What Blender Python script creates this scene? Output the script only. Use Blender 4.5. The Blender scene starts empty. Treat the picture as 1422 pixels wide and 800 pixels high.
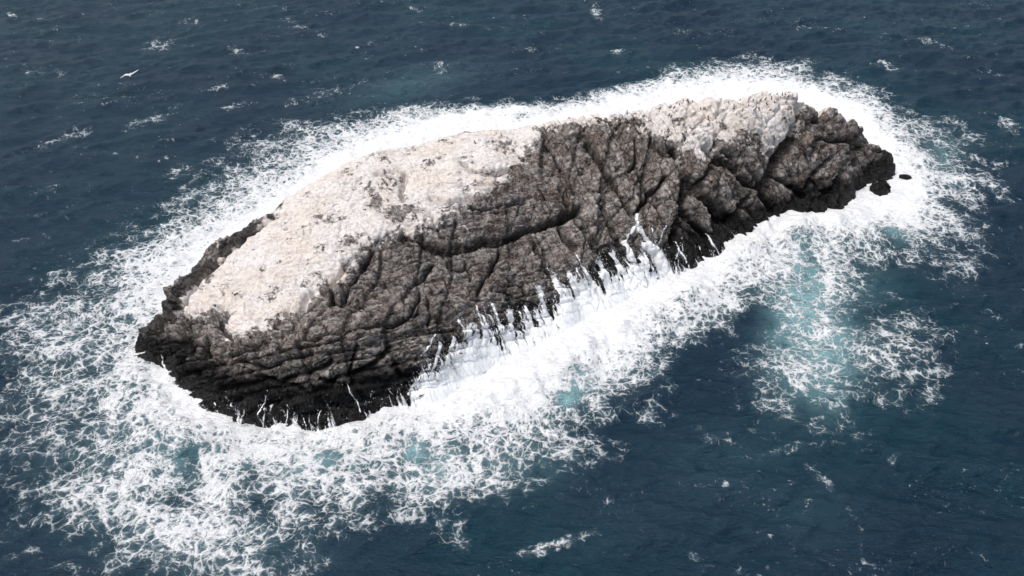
import bpy, math, random
import numpy as np

# ------------------------------------------------------------------ camera, world, sun
SC = bpy.context.scene
COL = SC.collection
CAM_H, PITCH, FOC = 75.0, math.radians(36.0), 1231.0      # FOC in pixels of a 1422 wide picture
cd = bpy.data.cameras.new("camera"); cam = bpy.data.objects.new("camera", cd); COL.objects.link(cam)
cam.location = (0, 0, CAM_H); cam.rotation_euler = (math.radians(90) - PITCH, 0, 0)
cd.sensor_width = 36.0; cd.lens = 36.0 * FOC / 1422.0
cd.clip_start = 1.0; cd.clip_end = 20000.0
SC.camera = cam

SUN_EL, SUN_AZ = math.radians(67), math.radians(-104)       # azimuth from +Y, clockwise positive
w = bpy.data.worlds.new("World"); SC.world = w; w.use_nodes = True
nt = w.node_tree; bg = nt.nodes["Background"]
sky = nt.nodes.new("ShaderNodeTexSky"); sky.sky_type = 'NISHITA'; sky.sun_disc = False
sky.sun_elevation = SUN_EL; sky.sun_rotation = SUN_AZ
sky.air_density = 1.0; sky.dust_density = 4.0; sky.ozone_density = 1.0
hs = nt.nodes.new("ShaderNodeHueSaturation"); hs.inputs['Saturation'].default_value = 0.62
nt.links.new(sky.outputs[0], hs.inputs['Color'])
nt.links.new(hs.outputs[0], bg.inputs[0]); bg.inputs[1].default_value = 0.15
sd = bpy.data.lights.new("sun", 'SUN'); sd.energy = 1.5; sd.angle = math.radians(16); sd.color = (1.0, 0.965, 0.92)
sun = bpy.data.objects.new("sun", sd); COL.objects.link(sun)
sun.rotation_euler = (math.radians(90) - SUN_EL, 0, math.pi - SUN_AZ)
SC.view_settings.view_transform = 'Standard'; SC.view_settings.look = 'None'
SC.view_settings.exposure = 0.22; SC.view_settings.gamma = 1.0; SC.view_settings.use_curve_mapping = False

# ------------------------------------------------------------------ maths helpers
CP, SP = math.cos(PITCH), math.sin(PITCH)
def unproj(px, py, z=0.0):
    px = np.asarray(px, float); py = np.asarray(py, float)
    u = (px - 711) / FOC; v = -(py - 400) / FOC
    dy = CP + v * SP; dz = -SP + v * CP
    t = (z - CAM_H) / dz
    return u * t, dy * t
def proj(x, y, z):
    z = z - CAM_H
    dep = y * CP - z * SP; up = y * SP + z * CP
    return 711 + FOC * x / dep, 400 - FOC * up / dep, dep

def _h(ix, iy, iz, seed):
    h = (ix.astype(np.uint32) * np.uint32(374761393) + iy.astype(np.uint32) * np.uint32(668265263)
         + iz.astype(np.uint32) * np.uint32(2147483647 - 362437) + np.uint32(seed * 974634777 % 4294967291))
    h ^= h >> np.uint32(13); h *= np.uint32(1274126177); h ^= h >> np.uint32(16)
    h *= np.uint32(2246822519); h ^= h >> np.uint32(13)
    return h
def _r(h, k=0):
    h = (h * np.uint32(2654435761 + 2 * k * 40503 & 0xffffffff)) ^ (h >> np.uint32(7 + k))
    h *= np.uint32(2246822519); h ^= h >> np.uint32(15)
    return (h & np.uint32(0xffffff)).astype(np.float32) / 16777215.0
def vnoise(x, y, z, seed=1):
    """value noise 0..1, quintic"""
    fx, fy, fz = np.floor(x), np.floor(y), np.floor(z)
    ix, iy, iz = fx.astype(np.int64), fy.astype(np.int64), fz.astype(np.int64)
    tx, ty, tz = (x - fx).astype(np.float32), (y - fy).astype(np.float32), (z - fz).astype(np.float32)
    s = lambda t: t * t * t * (t * (t * 6 - 15) + 10)
    tx, ty, tz = s(tx), s(ty), s(tz)
    g = lambda a, b, c: _r(_h(ix + a, iy + b, iz + c, seed))
    def pl(c):
        a = g(0, 0, c) * (1 - tx) + g(1, 0, c) * tx
        b = g(0, 1, c) * (1 - tx) + g(1, 1, c) * tx
        return a * (1 - ty) + b * ty
    return pl(0) * (1 - tz) + pl(1) * tz
def fbm(x, y, z=None, oct=4, seed=1, gain=0.5):
    if z is None: z = np.zeros_like(x) + 0.37
    a, s, n = 1.0, 0.0, 0.0
    for i in range(oct):
        s = s + a * (vnoise(x, y, z, seed + i) - 0.5); n += a
        x, y, z = x * 2.03 + 5.1, y * 2.03 - 3.7, z * 2.03 + 1.9; a *= gain
    return s / n * 2          # about -1..1
def worley(x, y, z, seed=1, jit=0.9):
    """F1, F2, id of nearest feature"""
    fx, fy, fz = np.floor(x).astype(np.int64), np.floor(y).astype(np.int64), np.floor(z).astype(np.int64)
    f1 = np.full(x.shape, 9.0, np.float32); f2 = f1.copy(); cid = np.zeros(x.shape, np.float32); tl = cid.copy()
    for a in (-1, 0, 1):
        for b in (-1, 0, 1):
            for c in (-1, 0, 1):
                h = _h(fx + a, fy + b, fz + c, seed)
                dx = (fx + a + 0.5 + jit * (_r(h, 1) - 0.5) - x)
                dy = (fy + b + 0.5 + jit * (_r(h, 2) - 0.5) - y)
                dz = (fz + c + 0.5 + jit * (_r(h, 3) - 0.5) - z)
                d = (dx * dx + dy * dy + dz * dz).astype(np.float32)
                near = d < f1
                f2 = np.where(near, f1, np.minimum(f2, d)); cid = np.where(near, _r(h, 4), cid)
                tl = np.where(near, (_r(h, 5) - .5) * dx + (_r(h, 6) - .5) * dy + (_r(h, 7) - .5) * dz, tl)
                f1 = np.where(near, d, f1)
    return np.sqrt(f1), np.sqrt(f2), cid, tl
def sstep(a, b, x):
    t = np.clip((x - a) / (b - a), 0, 1); return t * t * (3 - 2 * t)
def seg_dist(x, y, pts, closed=False):
    d = np.full(x.shape, 1e9)
    P = list(pts) + ([pts[0]] if closed else [])
    for (ax, ay), (bx, by) in zip(P[:-1], P[1:]):
        vx, vy = bx - ax, by - ay; L = vx * vx + vy * vy + 1e-9
        t = np.clip(((x - ax) * vx + (y - ay) * vy) / L, 0, 1)
        d = np.minimum(d, (x - ax - t * vx) ** 2 + (y - ay - t * vy) ** 2)
    return np.sqrt(d)
def inside(x, y, pts):
    r = np.zeros(x.shape, bool); n = len(pts)
    for i in range(n):
        ax, ay = pts[i]; bx, by = pts[(i + 1) % n]
        c = (ay > y) != (by > y)
        if ay != by: r ^= c & (x < (bx - ax) * (y - ay) / (by - ay) + ax)
    return r
def sdist(x, y, pts):
    d = seg_dist(x, y, pts, True); return np.where(inside(x, y, pts), d, -d)

# ------------------------------------------------------------------ node helpers
def new_mat(name):
    m = bpy.data.materials.new(name); m.use_nodes = True
    t = m.node_tree; t.nodes.clear()
    o = t.nodes.new("ShaderNodeOutputMaterial"); p = t.nodes.new("ShaderNodeBsdfPrincipled")
    t.links.new(p.outputs[0], o.inputs[0]); return m, t, p
class NG:
    """tiny node-graph writer"""
    def __init__(s, t): s.t = t
    def put(s, sock, v):
        if isinstance(v, bpy.types.NodeSocket): s.t.links.new(v, sock)
        elif isinstance(v, (tuple, list)) and len(v) == 3 and sock.type == 'RGBA': sock.default_value = (*v, 1)
        else: sock.default_value = v
    def m(s, op, a, b=0.0, c=None, clamp=False):
        n = s.t.nodes.new("ShaderNodeMath"); n.operation = op; n.use_clamp = clamp
        s.put(n.inputs[0], a); s.put(n.inputs[1], b)
        if c is not None: s.put(n.inputs[2], c)
        return n.outputs[0]
    def vm(s, op, a, b):
        n = s.t.nodes.new("ShaderNodeVectorMath"); n.operation = op
        s.put(n.inputs[0], a)
        if op == 'SCALE': s.put(n.inputs['Scale'], b)
        else: s.put(n.inputs[1], b)
        return n.outputs[0]
    def attr(s, name):
        n = s.t.nodes.new("ShaderNodeAttribute"); n.attribute_name = name; return n.outputs['Fac']
    def pos(s): return s.t.nodes.new("ShaderNodeNewGeometry").outputs['Position']
    def noise(s, vec, scale, detail=3, rough=0.55, dist=0.0, color=False):
        n = s.t.nodes.new("ShaderNodeTexNoise"); s.put(n.inputs['Vector'], vec)
        n.inputs['Scale'].default_value = scale; n.inputs['Detail'].default_value = detail
        n.inputs['Roughness'].default_value = rough; n.inputs['Distortion'].default_value = dist
        return n.outputs['Color'] if color else n.outputs['Fac']
    def voro(s, vec, scale, feat='F1', rnd=1.0, out='Distance'):
        n = s.t.nodes.new("ShaderNodeTexVoronoi"); n.feature = feat; s.put(n.inputs['Vector'], vec)
        n.inputs['Scale'].default_value = scale; n.inputs['Randomness'].default_value = rnd
        return n.outputs[out]
    def step(s, x, a, b, lo=0.0, hi=1.0):
        n = s.t.nodes.new("ShaderNodeMapRange"); n.interpolation_type = 'SMOOTHSTEP'
        s.put(n.inputs['Value'], x); s.put(n.inputs['From Min'], a); s.put(n.inputs['From Max'], b)
        s.put(n.inputs['To Min'], lo); s.put(n.inputs['To Max'], hi); return n.outputs['Result']
    def mix(s, f, a, b):
        n = s.t.nodes.new("ShaderNodeMix"); n.data_type = 'RGBA'
        s.put(n.inputs[0], f); s.put(n.inputs[6], a); s.put(n.inputs[7], b); return n.outputs[2]
    def bump(s, h, strength, dist, normal=None):
        n = s.t.nodes.new("ShaderNodeBump"); s.put(n.inputs['Height'], h)
        n.inputs['Strength'].default_value = strength; n.inputs['Distance'].default_value = dist
        if normal is not None: s.put(n.inputs['Normal'], normal)
        return n.outputs[0]
    def warp(s, p, scale, amt, detail=2):
        c = s.noise(p, scale, detail, color=True)
        return s.vm('ADD', p, s.vm('SCALE', s.vm('SUBTRACT', c, (0.5, 0.5, 0.5)), amt))

# ------------------------------------------------------------------ mesh helpers
def mesh_np(name, verts, faces, mats, attrs=None, normals=None, parent=None, quad=True):
    me = bpy.data.meshes.new(name); nv, nf, k = len(verts), len(faces), faces.shape[1]
    me.vertices.add(nv); me.vertices.foreach_set('co', verts.astype(np.float32).ravel())
    me.loops.add(nf * k); me.loops.foreach_set('vertex_index', faces.astype(np.int32).ravel())
    me.polygons.add(nf); me.polygons.foreach_set('loop_start', np.arange(0, nf * k, k, dtype=np.int32))
    me.polygons.foreach_set('use_smooth', np.ones(nf, bool))
    me.update(calc_edges=True)
    for key, v in (attrs or {}).items():
        a = me.attributes.new(key, 'FLOAT', 'POINT'); a.data.foreach_set('value', v.astype(np.float32).ravel())
    if normals is not None: me.normals_split_custom_set_from_vertices([tuple(n) for n in normals.tolist()])
    me.materials.append(mats)
    o = bpy.data.objects.new(name, me); COL.objects.link(o)
    if parent: o.parent = parent
    return o
def submesh(name, V, F, sel, mat, attrs, N, parent=None):
    f = F[sel]; idx = np.unique(f); remap = np.full(len(V), -1, np.int64); remap[idx] = np.arange(len(idx))
    return mesh_np(name, V[idx], remap[f], mat, {k: a[idx] for k, a in attrs.items()}, N[idx], parent)
def vnormals(V, F):
    a, b, c, d = V[F[:, 0]], V[F[:, 1]], V[F[:, 2]], V[F[:, 3]]
    n = np.cross(c - a, d - b); N = np.zeros_like(V)
    for i in range(4):
        for k in range(3): N[:, k] += np.bincount(F[:, i], n[:, k], len(V))
    return N / (np.linalg.norm(N, axis=1, keepdims=True) + 1e-12)
def grid_faces(nr, nc):
    i = np.arange(nr * nc).reshape(nr, nc)
    return np.stack([i[:-1, :-1], i[:-1, 1:], i[1:, 1:], i[1:, :-1]], -1).reshape(-1, 4)
def tag(o, label=None, cat=None, group=None, kind=None):
    if label: o['label'] = label
    if cat: o['category'] = cat
    if group: o['group'] = group
    if kind: o['kind'] = kind
    return o
def empty(name, loc, rot=(0, 0, 0)):
    o = bpy.data.objects.new(name, None); COL.objects.link(o); o.location = loc; o.rotation_euler = rot; return o

# ------------------------------------------------------------------ the islet's base shape
# sections from left to right: front waterline pixel, height of the cliff foot, crest pixel + crest height, back width in metres
SEC = [  # (fx,fy, foot, fi, cx,cy,cz, back)
 (184,496,0.4,.10, 196,458,1.8, 2.0),
 (212,514,2.2,.20, 230,410,3.6, 3.0),
 (246,549,3.2,.20, 282,350,6.4, 4.0),
 (302,582,4.2,.18, 344,311,9.2, 6.0),
 (366,596,4.6,.16, 408,274,11.5, 10.0),
 (430,598,4.8,.15, 470,239,13.2, 12.0),
 (490,592,4.6,.14, 520,219,14.0, 14.0),
 (545,574,4.2,.13, 570,206,14.6, 15.0),
 (600,562,4.0,.13, 630,192,15.2, 15.0),
 (650,536,3.6,.13, 690,183,15.5, 14.0),
 (710,500,3.4,.13, 745,175,15.8, 14.0),
 (770,468,3.4,.13, 800,164,16.2, 13.0),
 (830,436,3.2,.13, 850,155,16.8, 12.0),
 (885,408,3.0,.13, 900,151,17.0, 12.0),
 (935,386,3.6,.14, 945,138,18.2, 12.0),
 (985,364,4.0,.15, 990,140,18.0, 12.0),
 (1030,340,4.0,.15, 1040,130,18.4, 12.0),
 (1080,316,4.0,.16, 1085,127,18.2, 11.0),
 (1125,302,3.2,.18, 1120,139,16.5, 9.0),
 (1160,296,2.6,.20, 1155,151,13.2, 7.0),
 (1186,281,1.8,.22, 1185,168,9.6, 5.5),
 (1202,260,1.4,.22, 1212,196,5.4, 4.2),
 (1243,240,0.5,.20, 1236,222,2.0, 2.2),
]
ctrl = []; front = []; back = []; crest = []
for (fx, fy, foot, fi, cx, cy, cz, bw) in SEC:
    bx, by = unproj(fx, fy, 0.0); tx, ty = unproj(cx, cy, cz)
    bx, by, tx, ty = float(bx), float(by), float(tx), float(ty)
    d = math.hypot(tx - bx, ty - by); ux, uy = (tx - bx) / d, (ty - by) / d
    ux2, uy2 = -0.34, 0.94                                # outward behind the crest
    front.append((bx, by)); crest.append((tx, ty)); back.append((tx + ux2 * bw, ty + uy2 * bw))
    A = lambda f, z: ctrl.append((bx + ux * d * f, by + uy * d * f, z))
    A(0, -0.3)
    ctrl.append((bx - ux * 3 , by - uy * 3, -4.5)); ctrl.append((bx - ux * 9, by - uy * 9, -7))
    ff = min(fi * 0.5, 2.2 / d); A(ff, foot)
    for f in (.35, .6, .82):
        g = (f - ff) / (1 - ff); A(f, foot + (cz - foot) * (1 - (1 - g) ** 1.45))
    ctrl.append((tx, ty, cz))
    B = lambda f, z: ctrl.append((tx + ux2 * bw * f, ty + uy2 * bw * f, z))
    B(.3, cz * .86); B(.7, cz * .45); B(1.0, -.2); B(1.35, -4.5); B(2.0, -7)
bx0, by0 = unproj(192, 500); bx1, by1 = unproj(1250, 238)
for q in ((bx0 - 4, by0 - 2), (bx0 - 4, by0 + 4), (bx1 + 4, by1), (bx1 + 4, by1 + 5), (bx1 + 3, by1 - 5), (bx0, by0 - 6)): ctrl.append((float(q[0]), float(q[1]), -5))
ctrl = np.array(ctrl)
def tps_fit(P, z, lam=0.4):
    n = len(P); d = np.linalg.norm(P[:, None] - P[None], axis=2); K = np.where(d > 0, d * d * np.log(d + 1e-12), 0) + lam * np.eye(n)
    Q = np.c_[np.ones(n), P]; M = np.block([[K, Q], [Q.T, np.zeros((3, 3))]])
    return np.linalg.solve(M, np.r_[z, 0, 0, 0])
SCL = 30.0
cP = ctrl[:, :2] / SCL; cW = tps_fit(cP, ctrl[:, 2], 0.002)
def base_h(x, y):
    x = np.asarray(x, float); y = np.asarray(y, float); s = x.shape
    X = (x / SCL).ravel(); Y = (y / SCL).ravel(); out = cW[-3] + cW[-2] * X + cW[-1] * Y
    for i in range(len(cP)):
        r2 = (X - cP[i, 0]) ** 2 + (Y - cP[i, 1]) ** 2 + 1e-12
        out += cW[i] * 0.5 * r2 * np.log(r2)
    return np.clip(out, -5, 22).reshape(s)
shore = front + back[::-1]                                 # waterline polygon, plan

# coarse lookup of the base for other uses
GX0, GY0, GS = -75.0, 60.0, 0.5
gx, gy = np.meshgrid(np.arange(GX0, 100, GS), np.arange(GY0, 190, GS)); GB = base_h(gx, gy)
def base_lin(x, y):
    u = np.clip((x - GX0) / GS, 0, GB.shape[1] - 1.001); v = np.clip((y - GY0) / GS, 0, GB.shape[0] - 1.001)
    i = u.astype(int); j = v.astype(int); a = u - i; b = v - j
    return (GB[j, i] * (1 - a) + GB[j, i + 1] * a) * (1 - b) + (GB[j + 1, i] * (1 - a) + GB[j + 1, i + 1] * a) * b

# traced joints and gullies of the rock: (width px, depth m, points)
CRK = [
 (3.5,1.6,[(815,190),(825,203),(840,228),(854,250),(868,275),(881,295)]),
 (2.5,1.1,[(926,243),(906,268),(888,290)]),
 (5,2.0,[(935,205),(951,234),(954,268),(947,304),(942,335)]),
 (3,1.0,[(780,262),(798,293),(816,322),(830,345)]),
 (2.5,.9,[(838,285),(854,318),(868,338)]),
 (2.2,.9,[(884,190),(885,218),(876,235)]),
 (5,1.9,[(957,245),(977,262),(997,287),(1012,310)]),
 (4,1.7,[(985,200),(1002,217),(1022,235),(1040,252),(1065,272),(1076,292)]),
 (2.5,1.0,[(1008,208),(1030,232),(1034,246)]),
 (3,1.2,[(236,448),(258,406),(292,368),(337,329),(376,300)]),
 (5.5,2.6,[(1114,178),(1102,202),(1087,222),(1082,237),(1070,252),(1062,268)]),
 (2.5,1.0,[(1040,232),(1065,257),(1075,262)]),
 (3,1.2,[(1000,220),(982,242),(965,257)]),
 (3,1.2,[(1047,270),(1027,295),(1020,310)]),
 (3,1.2,[(1082,245),(1100,257),(1122,272)]),
 (4,1.6,[(952,290),(972,310),(985,328)]),
 (3,1.3,[(1117,140),(1116,165),(1113,190)]),
 (4.5,1.8,[(560,326),(590,334),(620,344),(650,341),(672,332),(700,330),(718,320),(740,312),(776,302),(805,286)]),
 (2.2,1.0,[(694,345),(688,366),(674,386),(664,402)]),
 (2,.8,[(646,364),(656,384)]),(2.5,.8,[(620,366),(644,369)]),
 (3.5,1.3,[(780,314),(790,328),(802,340)]),
 (3.5,1.3,[(744,338),(752,352),(762,368),(774,386)]),
 (2.6,.9,[(570,392),(590,380),(602,362)]),(2.6,.9,[(592,400),(600,432),(596,450)]),
 (2.5,.9,[(706,384),(730,393),(734,404)]),(2,.7,[(688,399),(720,407)]),
 (3.5,1.5,[(400,462),(434,465),(466,454),(505,450),(547,446),(563,438),(583,425)]),
 (2.5,.9,[(398,450),(410,432),(421,417),(431,404)]),
 (3,1.2,[(396,528),(425,520),(447,511),(458,498)]),
 (2.5,.9,[(497,478),(493,500),(488,518)]),
 (3.2,1.2,[(545,482),(523,503),(490,521),(455,530)]),
 (3,1.2,[(582,400),(574,418),(566,436)]),
 (2.5,1.1,[(460,392),(462,412),(474,420),(488,412)]),
 (2.6,1.1,[(522,340),(508,362),(497,384),(484,404)]),
 (2.2,.8,[(500,350),(480,366),(462,388)]),
 (2.5,1.0,[(423,408),(412,430),(402,447)]),
 (2.5,1.0,[(321,468),(340,476),(357,474),(380,464),(397,458)]),
 (2.5,1.0,[(318,492),(350,482),(372,470)]),(2.3,.9,[(258,440),(256,455),(246,475)]),
 (3.0,1.2,[(312,434),(306,447),(292,442)]),(2.5,.9,[(305,450),(318,468)]),
 (3,1.2,[(252,468),(262,480),(250,500),(262,520)]),(2.5,1.0,[(285,470),(276,495),(286,515),(282,535)]),
 (2.2,.8,[(330,500),(370,512),(398,500),(430,490)]),(2.2,.8,[(420,480),(445,478),(470,466)]),
 (2.2,.8,[(340,520),(380,530),(420,540)]),(2.2,.8,[(600,300),(612,318),(640,330)]),
 (2.5,1.0,[(640,228),(655,235),(690,240),(712,232)]),(2.3,.9,[(640,285),(668,290),(690,283),(730,275)]),
 (2.2,1.0,[(562,236),(561,252),(556,268),(558,276)]),(2,.7,[(520,242),(532,238),(548,236)]),
 (3,1.0,[(600,276),(618,280),(640,279),(655,272)]),
 (2.5,.9,[(760,195),(775,215),(782,240),(800,262)]),(2.5,.9,[(905,185),(915,205),(930,215)]),
 (3,1.1,[(1150,190),(1168,196),(1190,196),(1205,204)]),(2.3,.8,[(1140,160),(1150,185),(1135,215)]),
 (2.3,.8,[(1160,215),(1140,240),(1120,262)]),(2.3,.8,[(1180,222),(1170,245),(1160,262),(1140,275)]),
]
print('base ready')

# ------------------------------------------------------------------ the islet's detailed surface
AX = np.array(crest[-1]) - np.array(crest[0]); ang = math.atan2(AX[1], AX[0]); ca, sa = math.cos(ang), math.sin(ang)
ox, oy = front[0][0] - 4 * ca, front[0][1] - 4 * sa
STEP = 0.125
L1 = np.arange(-4, np.hypot(*AX) + 16, STEP); L2 = np.arange(-36, 44, STEP)
S, T = np.meshgrid(L1, L2)
X = ox + S * ca - T * sa; Y = oy + S * sa + T * ca
Zb = base_h(X, Y)
keep_cols = np.ones(len(L1), bool)
# normals of the smooth base
gyr, gxr = np.gradient(Zb, STEP)
nxl, nyl = -gxr, -gyr                                       # in the rotated frame
NX = nxl * ca - nyl * sa; NY = nxl * sa + nyl * ca; NZ = np.ones_like(NX)
nl = np.sqrt(NX ** 2 + NY ** 2 + 1); NX /= nl; NY /= nl; NZ /= nl
PX, PY, PD = proj(X, Y, np.maximum(Zb, 0))
mpp = PD / FOC
f32 = lambda a: a.astype(np.float32)
# masks
wn = fbm(X / 6, Y / 6, Zb / 6, 5, 31, .6); wn2 = fbm(X / 1.6, Y / 1.6, Zb / 1.6, 4, 37, .6)
G1 = [(228,446),(246,402),(282,358),(330,318),(364,284),(420,238),(520,205),(640,180),(742,165),(752,186),(728,205),(706,228),(690,252),(664,275),(625,300),(585,312),(548,318),(524,334),(500,352),(470,380),(432,402),(400,428),(352,456),(318,466),(288,432)]
G2 = [(880,158),(905,128),(935,118),(1118,118),(1120,166),(1096,188),(1062,200),(1030,196),(1005,196),(978,212),(950,206),(925,196),(905,190),(888,178)]
mpx = wn * 24 + wn2 * 14 + fbm(S / .9 + T * .25, T / 4, None, 3, 463) * 16
mp2 = mpx + fbm(X / .7, Y / .7, Zb / .7, 3, 39) * 10
g1 = sstep(-16, 22, sdist(PX, PY, G1) + mp2 * .7); g2 = sstep(-16, 18, sdist(PX, PY, G2) + mp2 * .9)
stk = fbm(S / .7 + T * .25, T / 5, None, 4, 461, .6)
fr = np.maximum(sstep(-75, 5, np.maximum(sdist(PX, PY, G1), sdist(PX, PY, G2)) + mpx), .95 * sstep(215, 178, PY + mpx * .5) * sstep(700, 760, PX) * sstep(1110, 1090, PX))    # thin spatter past the caps
GU = np.clip(np.maximum(g1, g2) * (1 + .0 * stk) + fr * (.36 + .45 * stk), 0, 1)
hid = inside(X, Y, [tuple(p) for p in crest + [(b[0] * 1.0 - 10, b[1] + 40) for b in back[::-1]]])
for (ax_, ay_, ar_, aw_) in [(540,252,22,.75),(520,285,16,.5),(575,262,14,.35),(560,300,18,.5),(620,292,16,.7),(655,262,16,.6),(480,330,14,.35),(700,205,16,.5),(600,232,12,.3),(398,355,10,.35),(330,408,8,.4),(445,300,10,.3),(505,262,9,.4),(1045,190,22,.5),(1010,175,14,.45),(960,185,14,.4),(1090,165,12,.3),(385,400,9,.3)]:
    GU -= aw_ * np.exp(-((PX + wn2 * 8 - ax_) ** 2 + ((PY + wn2 * 8 - ay_) * 1.4) ** 2) / ar_ ** 2) * sstep(-.6, .5, wn2 + stk)
GU = np.clip(GU, 0, 1)
GU = np.where(hid, np.maximum(GU * 0, sstep(5.5, 9, Zb + wn * 3)), GU)
RIM = [(232,448),(254,406),(288,368),(333,329),(374,298),(390,280),(330,315),(270,365),(180,450),(180,510),(215,505),(228,470)]
rim = sstep(-3, 4, sdist(PX, PY, RIM) + mpx * .35)
GU = np.maximum(GU, .80 * sstep(194, 168, PY + mpx * .6) * sstep(725, 745, PX) * sstep(1100, 1085, PX) * sstep(-.5, .2, stk + wn2))
GU *= sstep(2.0, 3.6, Zb + wn) * (1 - rim)
hard = 1 - 0.72 * g1 - 0.35 * g2                          # caps are smoother
# warped coordinates
wx = fbm(X / 5, Y / 5, Zb / 5, 3, 3) * .9; wy = fbm(X / 5, Y / 5, Zb / 5, 3, 9) * .9; wz = fbm(X / 5, Y / 5, Zb / 5, 3, 15) * .9
lx = S + wx; ly = T + wy; lz = Zb + wz
def blocks(cx_, cy_, cz_, rot, seed, dome, jitter, groove, gw, tilt, wv=(1.0, 1.0)):
    """jointed blocks: flat tilted faces with rounded shoulders and narrow open joints"""
    c, s = math.cos(rot), math.sin(rot); q = wv[0]; r_ = wv[1]
    ux_ = lx * q + S * (1 - q); uy_ = ly * q + T * (1 - q)
    ax, ay, az = (ux_ * c - uy_ * s) / cx_, (ux_ * s + uy_ * c) / cy_, lz / cz_
    ax = ax + fbm(X / (cx_ * .3), Y / (cx_ * .3), Zb / (cx_ * .3), 2, seed + 60) * .08 * r_
    ay = ay + fbm(X / (cx_ * .3), Y / (cx_ * .3), Zb / (cx_ * .3), 2, seed + 70) * .08 * r_
    f1, f2, ci, tl = worley(ax, ay, az, seed)
    e = f2 - f1
    return dome * (1 - (1 - np.minimum(e / .45, 1)) ** 2.2) + jitter * (ci - .5) + tilt * tl - groove * np.exp(-(e / gw) ** 2), e, ci
rightish = sstep(-12, 22, X)
def plan_dir(a, b, z=9.0):
    (x0, y0), (x1, y1) = (unproj(*a, z), unproj(*b, z)); return math.atan2(float(y1 - y0), float(x1 - x0))
def rnd1(i, seed): return _r(_h(i.astype(np.int64), i.astype(np.int64) * 0 + 7, i.astype(np.int64) * 0 + 3, seed), 1)
def joints(direction, spacing, seed, step_h, tilt, groove, gw, wob=.32, zf=.5):
    """a set of parallel fractures running along `direction`: slabs stepped and tilted like ledges"""
    c, s = math.cos(direction), math.sin(direction)
    across = -X * s + Y * c + zf * Zb; along = X * c + Y * s
    q = across / spacing + fbm(along / 16, across / 7, None, 3, seed) * wob + fbm(along / 2.5, across / 2.0, Zb / 2, 3, seed + 5) * .05
    seg = np.floor(along / (spacing * 2.6) + rnd1(np.floor(q), seed + 8) * 3 + fbm(along / 3, across / 3, None, 2, seed + 6) * .12)
    i = np.floor(q); f = q - i; k = i * 131 + seg
    on = sstep(.25, .7, rnd1(k, seed + 3)); e = np.minimum(f, 1 - f)
    h = step_h * (rnd1(k, seed + 1) - .5) + tilt * (f - .5) * (rnd1(k, seed + 2) * 1.2 + .1)
    return h * sstep(0, .10, e) - groove * (.35 + .65 * on) * np.exp(-(e / gw) ** 2), e, rnd1(k, seed + 4)
dR = plan_dir((825, 203), (881, 295)); dP = plan_dir((926, 243), (888, 290)); dL = plan_dir((434, 465), (563, 440)); dQ = plan_dir((421, 417), (402, 447))
jR, ejR, cjR = joints(dR, 3.6, 401, .7, 1.0, .75, .07); jP, ejP, _ = joints(dP, 4.4, 411, .5, .8, .6, .06, .4)
jL, ejL, cjL = joints(dL, 2.3, 421, .5, .9, .6, .08, .8, .9); jQ, ejQ, _ = joints(dQ, 5.0, 431, .4, .5, .5, .05, .5)
jR2, ejR2, cj2 = joints(dR + .12, 1.15, 441, .24, .48, .28, .08, .5); jL2, ejL2, cj3 = joints(dL - .1, .85, 451, .18, .38, .24, .09, .6, .9)
bA, eA, cA = blocks(9.0, 4.2, 6.0, -.9, 5, .35, 1.0, .9, .05, 1.9)
bA2, eA2, _ = blocks(11.0, 4.0, 5.0, .12, 6, .28, .6, .8, .05, 1.4)
bB, eB, cB = blocks(3.4, 1.9, 2.4, -.75, 11, .20, .40, .55, .06, 1.7)
bB2, eB2, cB2 = blocks(4.2, 1.7, 2.0, .25, 13, .18, .28, .50, .06, 1.3)
bC, eC, cC = blocks(1.5, .85, 1.1, .5, 21, .06, .14, .20, .08, .85)
n1 = fbm(X / 2.2, Y / 2.2, Zb / 2.2, 5, 41, .55); n2 = fbm(X / .8, Y / .8, Zb / .8, 3, 47, .6)
rdg = 1 - np.abs(fbm(lx / 3.5, ly / 1.6, lz / 2.5, 4, 61, .55)) * 3.0                       # crumbly ribs
loc = sstep(-.35, .35, fbm(X / 4, Y / 4, Zb / 4, 3, 201)); loc2 = sstep(-.3, .3, fbm(X / 5, Y / 5, Zb / 5, 3, 207))
big = bA * rightish + bA2 * (1 - rightish); mid = bB * rightish + bB2 * (1 - rightish); cmid = cB * rightish + cB2 * (1 - rightish)
jt = (jR * 1.15 + jP * 1.0 + jR2 * (.9 + .9 * loc2)) * rightish + (jL * 1.15 + jQ * .9 + jL2 * (.6 + 1.1 * loc2)) * (1 - rightish)
D = hard * (big * .45 + jt * 1.0 + mid * .45 * (.1 + .9 * loc) - .45) + (.3 + .7 * hard) * bC * (.15 + .6 * (1 - loc2)) + (.14 + .06 * hard) * n1 + .06 * n2
D += .22 * np.clip(rdg, -1, 1) * hard * (1 - loc2 * .7)
D += (1 - hard) * (fbm(X / 7, Y / 7, None, 4, 71) * .9)
cr = np.zeros_like(D)
pxw = PX + fbm(X / 1.8, Y / 1.8, Zb / 1.8, 3, 81) * 4.5; pyw = PY + fbm(X / 1.8, Y / 1.8, Zb / 1.8, 3, 83) * 4.5
for wd, dp, pts in CRK:
    x0, x1 = min(p[0] for p in pts) - 5 * wd, max(p[0] for p in pts) + 5 * wd
    y0, y1 = min(p[1] for p in pts) - 5 * wd, max(p[1] for p in pts) + 5 * wd
    s = (PX > x0) & (PX < x1) & (PY > y0) & (PY < y1) & ~hid
    dd = seg_dist(pxw[s], pyw[s], pts)
    cr[s] = np.maximum(cr[s], dp * np.exp(-(dd / wd) ** 2) + dp * .25 * np.exp(-(dd / (wd * 3)) ** 2))
D -= cr * (1.2 + .35 * rightish)
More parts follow.
